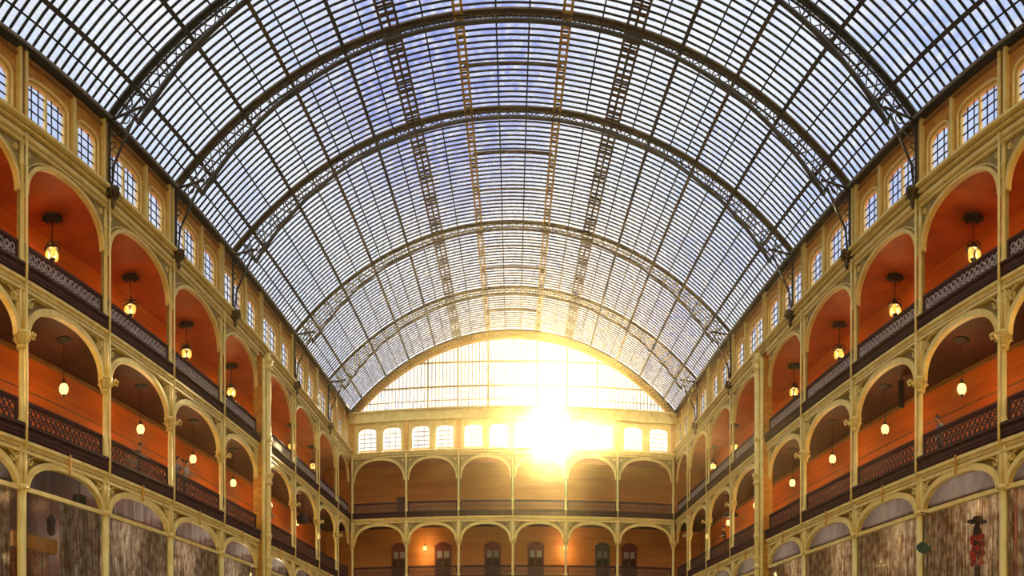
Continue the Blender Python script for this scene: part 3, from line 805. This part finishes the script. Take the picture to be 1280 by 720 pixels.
# teal fish-shaped sign
t = thing('fish_sign', 'small teal fish shaped hanging sign before the right shop screens', 'sign', (13.72, 19.9, 3.0))
mb = MB()
prof = [(-.42, .0), (-.34, .10), (-.15, .20), (.08, .19), (.24, .10), (.34, .04), (.46, .15), (.43, 0), (.46, -.13), (.34, -.04), (.2, -.12), (.0, -.20), (-.2, -.17), (-.36, -.08)]
mb.loft([[Vector((p[0] * .7, w, p[1] * .72)) for p in prof] for w in (-.03, .03)], False); lpart(mb, 'body', leafm, t)
mb = MB(); tube(mb, [(0, .0, .12), (0, .0, .9)], .01, 5); tube(mb, [(-.1, 0, .9), (.28, 0, .9)], .015, 5); lpart(mb, 'bracket', iron, t)
# red blossom bunch on a dark dressed stand
t = thing('flower_stand', 'scarlet flower bunch on a dark stand in the nearest right shop screen', 'flowers', (14.28, 17.55, 1.95))
mb = MB(); lathe(mb, [(.12, 0), (.10, .3), (.16, .9), (.14, 1.3), (.06, 1.45), (.0, 1.5)], n=10); lpart(mb, 'stand', blackm, t)
mb = MB(); rr = random.Random(3)
for j in range(120):
    a = rr.uniform(0, 2 * PI); z = rr.uniform(.45, 1.15); r_ = rr.uniform(.05, .27) * (1 - abs(z - .8) * .6)
    c = Vector((math.cos(a) * min(r_, .17), math.sin(a) * r_ * 1.2, z)); s_ = rr.uniform(.04, .075)
    mb.loft([[c + Vector((math.cos(q) * s_ * f, math.sin(q) * s_ * f, h * s_)) for q in [2 * PI * k / 6 for k in range(6)]] for f, h in ((.2, -.9), (.8, -.5), (1, 0), (.75, .6), (.2, .9))], True)
lpart(mb, 'blossoms', redcloth, t)
mb = MB(); lathe(mb, [(.0, 1.62), (.14, 1.60), (.17, 1.52), (.34, 1.50), (.36, 1.47), (.0, 1.46)], n=14); lpart(mb, 'wide_hat', blackm, t)

# wires strung under the middle gallery ceilings are trims
# ------------------------------------------------------------------ visitors leaning on the middle gallery railings
def person(loc, face, label, shirt, hair=hairm, arms='rail', scale=1.0):
    """face: heading angle; feet at loc"""
    t = thing('person', label, 'person', loc, face)
    S = scale
    J = {'pel': (0, 0, .80), 'wai': (.02, 0, .92), 'che': (.09, 0, 1.08), 'nek': (.13, 0, 1.20), 'nk2': (.16, 0, 1.26), 'hed': (.18, 0, 1.33), 'top': (.17, 0, 1.43),
         'sl': (.10, .155, 1.16), 'el': (.17, .20, .96), 'wl': (.33, .14, .95), 'hl': (.42, .12, .95),
         'sr': (.10, -.155, 1.16), 'er': (.17, -.20, .96), 'wr': (.33, -.14, .95), 'hr': (.42, -.12, .95),
         'ul': (0, .08, .76), 'kl': (.03, .09, .42), 'al': (-.02, .09, .06), 'fl': (.14, .10, .03), 'ur': (0, -.08, .76), 'kr': (.03, -.09, .42), 'ar': (-.02, -.09, .06), 'fr': (.14, -.10, .03)}
    if arms == 'camera':
        J.update({'el': (.24, .19, 1.02), 'wl': (.34, .08, 1.22), 'hl': (.35, .04, 1.29), 'er': (.24, -.19, 1.02), 'wr': (.34, -.08, 1.22), 'hr': (.35, -.04, 1.29)})
    if arms == 'down':
        J.update({'che': (.02, 0, 1.08), 'nek': (.02, 0, 1.21), 'nk2': (.04, 0, 1.26), 'el': (.02, .21, .95), 'wl': (.06, .21, .76), 'hl': (.07, .20, .68), 'er': (.02, -.21, .95), 'wr': (.06, -.21, .76), 'hr': (.07, -.20, .68), 'sl': (.02, .155, 1.16), 'sr': (.02, -.155, 1.16)})
    Rr = {'pel': .115, 'wai': .105, 'che': .125, 'nek': .055, 'nk2': .045, 'hed': .075, 'top': .06, 'sl': .05, 'el': .038, 'wl': .025, 'hl': .03, 'sr': .05, 'er': .038, 'wr': .025, 'hr': .03,
          'ul': .08, 'kl': .05, 'al': .035, 'fl': .035, 'ur': .08, 'kr': .05, 'ar': .035, 'fr': .035}
    E = [('pel', 'wai'), ('wai', 'che'), ('che', 'nek'), ('nek', 'nk2'), ('nk2', 'hed'), ('hed', 'top'), ('che', 'sl'), ('sl', 'el'), ('el', 'wl'), ('wl', 'hl'), ('che', 'sr'), ('sr', 'er'), ('er', 'wr'), ('wr', 'hr'),
         ('pel', 'ul'), ('ul', 'kl'), ('kl', 'al'), ('al', 'fl'), ('pel', 'ur'), ('ur', 'kr'), ('kr', 'ar'), ('ar', 'fr')]
    def skinned(name, keys, edges, mat, grow=0, fingers=False):
        ks = list(keys); vs = [Vector(J[k]) * S for k in ks]; rad = [Rr[k] * S + grow for k in ks]
        ed = [(ks.index(a), ks.index(b)) for a, b in edges]
        if fingers:
            for h, w_, sy in (('hl', 'wl', 1), ('hr', 'wr', -1)):
                d = (Vector(J[h]) - Vector(J[w_])).normalized(); side = d.cross(Vector((0, 0, 1))).normalized()
                for q in range(4):
                    p0 = Vector(J[h]) + side * (q - 1.5) * .017; ln = (.045, .052, .05, .04)[q]
                    i0 = len(vs); vs += [(p0 + d * ln * .6) * S, (p0 + d * ln + Vector((0, 0, -.025))) * S]; rad += [.008 * S, .007 * S]
                    ed += [(ks.index(h), i0), (i0, i0 + 1)]
                i0 = len(vs); p0 = Vector(J[h]) - d * .02 - side * sy * .035; vs += [p0 * S, (p0 + d * .03) * S]; rad += [.009 * S, .008 * S]; ed += [(ks.index(h), i0), (i0, i0 + 1)]
        me = bpy.data.meshes.new(name); me.from_pydata(vs, ed, []); me.materials.append(mat)
        o = bpy.data.objects.new(name, me); C.objects.link(o); o.parent = t
        sk = o.modifiers.new('Skin', 'SKIN'); sk.use_smooth_shade = True
        for i, r in enumerate(rad): me.skin_vertices[0].data[i].radius = (r, r); 
        me.skin_vertices[0].data[0].use_root = True
        ss = o.modifiers.new('Sub', 'SUBSURF'); ss.levels = 1; ss.render_levels = 1
        return o
    def ensure(name, keys, edges, mat, grow=0, fingers=False):
        # skin layer must exist before the radii can be set
        return skinned(name, keys, edges, mat, grow, fingers)
    body = ensure('body', list(J), E, skin, 0, True)
    tk = ['wai', 'pel', 'che', 'nek', 'sl', 'el', 'sr', 'er']
    ensure('shirt', tk, [('pel', 'wai'), ('wai', 'che'), ('che', 'nek'), ('che', 'sl'), ('sl', 'el'), ('che', 'sr'), ('sr', 'er')], shirt, .024)
    lk = ['pel', 'wai', 'ul', 'kl', 'al', 'ur', 'kr', 'ar']
    ensure('trousers', lk, [('pel', 'wai'), ('pel', 'ul'), ('ul', 'kl'), ('kl', 'al'), ('pel', 'ur'), ('ur', 'kr'), ('kr', 'ar')], blackcloth, .006)
    mb = MB(); c = Vector((.155, 0, 1.395)) * S
    mb.loft([[c + Vector((math.cos(q) * .082 * f - (.02 if f > .5 else 0), math.sin(q) * .078 * f, h)) * 1 for q in [2 * PI * k / 12 for k in range(12)]] for f, h in ((.98, -.045), (1.08, .0), (.98, .045), (.6, .075), (.1, .09))], True)
    lpart(mb, 'hair', hair, t)
    mb = MB(); lathe(mb, [(.0, -.015), (.012, -.01), (.008, .01), (.0, .03)], Vector((.248, 0, 1.335)) * S, 6); lpart(mb, 'nose', skin, body)
    for sy in (-1, 1):
        mb = MB(); lathe(mb, [(.0, -.022), (.012, -.01), (.012, .015), (.0, .025)], Vector((.175, sy * .078, 1.35)) * S, 6); lpart(mb, 'ear', skin, body)
        mb = MB(); lathe(mb, [(.0, -.007), (.009, 0), (.0, .007)], Vector((.238, sy * .03, 1.362)) * S, 6); lpart(mb, 'eye', blackm, body)
    mb = MB(); box(mb, WORLD, .236 * S, .246 * S, -.022 * S, .022 * S, 1.303 * S, 1.309 * S); lpart(mb, 'mouth', maroon, body)
    return t
def hall_heading(s): return 0 if s < 0 else PI
person((-14.80, 27.3, FL2), 0, 'person in blue grey top holding up a camera at the left middle gallery railing', bluecloth, arms='camera')
cam_ = thing('camera', 'small black camera held up by the person at the left middle railing', 'camera', (-14.44, 27.3, FL2 + 1.26))
mb = MB(); box(mb, WORLD, -.03, .03, -.065, .065, 0, .085); lpart(mb, 'camera_body', blackm, cam_)
mb = MB(); tube(mb, [(.02, 0, .042), (.09, 0, .042)], .032, 10); lpart(mb, 'lens', blackm, cam_)
person((-14.75, 28.1, FL2), 0, 'person in a pale top standing at the left middle railing beside the camera holder', whitecloth)
person((-15.25, 24.8, FL2), 0, 'dark clothed person standing back alone behind the left middle railing', blackcloth, arms='down')
person((15.2, 20.9, FL2), PI, 'person in blue grey top standing behind the right middle gallery railing', bluecloth, arms='down')
person((-14.38, 38.2, FL2), 0, 'person in black just past the pier on the left middle gallery', blackcloth, scale=1.05)
person((14.38, 44.5, FL2), PI, 'person in black on the right middle gallery near the far corner', blackcloth)

SUN_E, SKY_E, EXPO, HAZE = 9.0, .55, .95, .00022
# ------------------------------------------------------------------ sunlit haze filling the hall
if HAZE:
    hm = bpy.data.materials.new('haze_sun_glow'); hm.use_nodes = True; hn = hm.node_tree; hn.nodes.clear()
    ho = hn.nodes.new('ShaderNodeOutputMaterial'); hv = hn.nodes.new('ShaderNodeVolumeScatter')
    hv.inputs['Color'].default_value = (1, .86, .55, 1); hv.inputs['Density'].default_value = HAZE; hv.inputs['Anisotropy'].default_value = .84
    hv2 = hn.nodes.new('ShaderNodeVolumeScatter'); hv2.inputs['Color'].default_value = (1, .84, .45, 1); hv2.inputs['Density'].default_value = .0007; hv2.inputs['Anisotropy'].default_value = .968  # tight forward lobe added to make the glare around the sun
    ha = hn.nodes.new('ShaderNodeAddShader'); hn.links.new(hv.outputs[0], ha.inputs[0]); hn.links.new(hv2.outputs[0], ha.inputs[1])
    hn.links.new(ha.outputs[0], ho.inputs['Volume'])
    mb = MB(); box(mb, WORLD, -18.5, 18.5, -8, 62, ZG - .8, 22.5); hz = mb.build('haze', hm); hz['kind'] = 'stuff'; hz['label'] = 'warm sunlit haze with added sun glow filling the whole hall'; hz['category'] = 'haze'
# ------------------------------------------------------------------ lift everything so that the ground is z = 0
for o in bpy.data.objects:
    if o.parent is None: o.location.z += 1.6

# ------------------------------------------------------------------ sky
w = bpy.data.worlds.new('sky'); SC.world = w; w.use_nodes = True
nt = w.node_tree; nt.nodes.clear()
def N(t, **k):
    n = nt.nodes.new(t)
    for a, b in k.items(): setattr(n, a, b)
    return n
def L(a, b): nt.links.new(a, b)
tc = N('ShaderNodeTexCoord'); out = N('ShaderNodeOutputWorld'); bg = N('ShaderNodeBackground')
SUN = Vector((math.sin(.066) * math.cos(.235), math.cos(.066) * math.cos(.235), math.sin(.235)))
def dotramp(v, stops):
    d = N('ShaderNodeVectorMath', operation='DOT_PRODUCT'); d.inputs[1].default_value = Vector(v).normalized(); L(tc.outputs['Generated'], d.inputs[0])
    r = N('ShaderNodeValToRGB'); e = r.color_ramp.elements
    e[0].position, e[0].color = stops[0][0], (*stops[0][1], 1); e[1].position, e[1].color = stops[-1][0], (*stops[-1][1], 1)
    for p, c in stops[1:-1]: k = e.new(p); k.color = (*c, 1)
    L(d.outputs['Value'], r.inputs[0]); return r
noi = N('ShaderNodeTexNoise'); noi.inputs['Scale'].default_value = 3.2; noi.inputs['Detail'].default_value = 7; L(tc.outputs['Generated'], noi.inputs['Vector'])
cl = N('ShaderNodeValToRGB'); e = cl.color_ramp.elements
e[0].position, e[0].color = .34, (.42, .54, .92, 1); e[1].position, e[1].color = .60, (1.0, .99, 1.0, 1)
k = e.new(.46); k.color = (.80, .86, 1.0, 1)
L(noi.outputs['Fac'], cl.inputs[0])
# blue opening between the clouds, high ahead
bl = dotramp((-.085, .81, .581), [(.982, (0, 0, 0)), (.9965, (1, 1, 1))])
mx = N('ShaderNodeMixRGB'); mx.inputs[2].default_value = (.22, .30, .82, 1); L(cl.outputs[0], mx.inputs[1])
mm = N('ShaderNodeMath', operation='MULTIPLY'); mm.inputs[1].default_value = .9; L(bl.outputs[0], mm.inputs[0]); L(mm.outputs[0], mx.inputs[0])
# warm brightening towards the sun
warm = dotramp(SUN, [(.80, (0, 0, 0)), (.95, (.06, .05, .02)), (.99, (.10, .08, .03)), (.9975, (.6, .5, .25)), (.9988, (12, 10, 6))])
ad = N('ShaderNodeMixRGB', blend_type='ADD'); ad.inputs[0].default_value = 1; L(mx.outputs[0], ad.inputs[1]); L(warm.outputs[0], ad.inputs[2])
for sx in (-1, 1):                              # bluer, heavier cloud low at either hand
    sd_ = dotramp((.74 * sx, .58, .36), [(.90, (1, 1, 1)), (.985, (.66, .78, .98))])
    mu = N('ShaderNodeMixRGB', blend_type='MULTIPLY'); mu.inputs[0].default_value = 1; L(ad.outputs[0], mu.inputs[1]); L(sd_.outputs[0], mu.inputs[2]); ad = mu
bk = dotramp((0, -.5, .866), [(.33, (0, 0, 0)), (.75, (1.6, 1.5, 1.2)), (1.0, (3.0, 2.8, 2.1))])  # unseen sky overhead and behind the camera brightened as added frontal fill
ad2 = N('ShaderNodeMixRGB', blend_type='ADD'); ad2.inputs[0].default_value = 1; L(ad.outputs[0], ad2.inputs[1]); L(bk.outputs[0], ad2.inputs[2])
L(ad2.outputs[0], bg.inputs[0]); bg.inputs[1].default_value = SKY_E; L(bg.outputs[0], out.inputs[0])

sun = bpy.data.lights.new('sun', 'SUN'); sun.energy = SUN_E; sun.color = (1, .76, .38); sun.angle = math.radians(1.5)
so = bpy.data.objects.new('sun', sun); C.objects.link(so); so.rotation_euler = (-SUN).to_track_quat('-Z', 'Y').to_euler()

# ------------------------------------------------------------------ camera: panoramic sweep (longitude x latitude), as the photograph's own projection
cd = bpy.data.cameras.new('camera_view'); co = bpy.data.objects.new('camera_view', cd); C.objects.link(co); SC.camera = co
co.location = (0, 0, 1.6); co.rotation_euler = (PI / 2, 0, 0)
cd.type = 'PANO'; cd.panorama_type = 'EQUIRECTANGULAR'
cd.longitude_min = -641 / 850; cd.longitude_max = 639 / 850
cd.latitude_min = (834 - 720) / 1207; cd.latitude_max = 834 / 1207
cd.clip_end = 500
SC.view_settings.view_transform = 'Standard'; SC.view_settings.look = 'None'; SC.view_settings.gamma = 1.0
SC.view_settings.exposure = EXPO
SC.view_settings.use_curve_mapping = False
SC.cycles.use_denoising = True
SC.cycles.transparent_max_bounces = 16
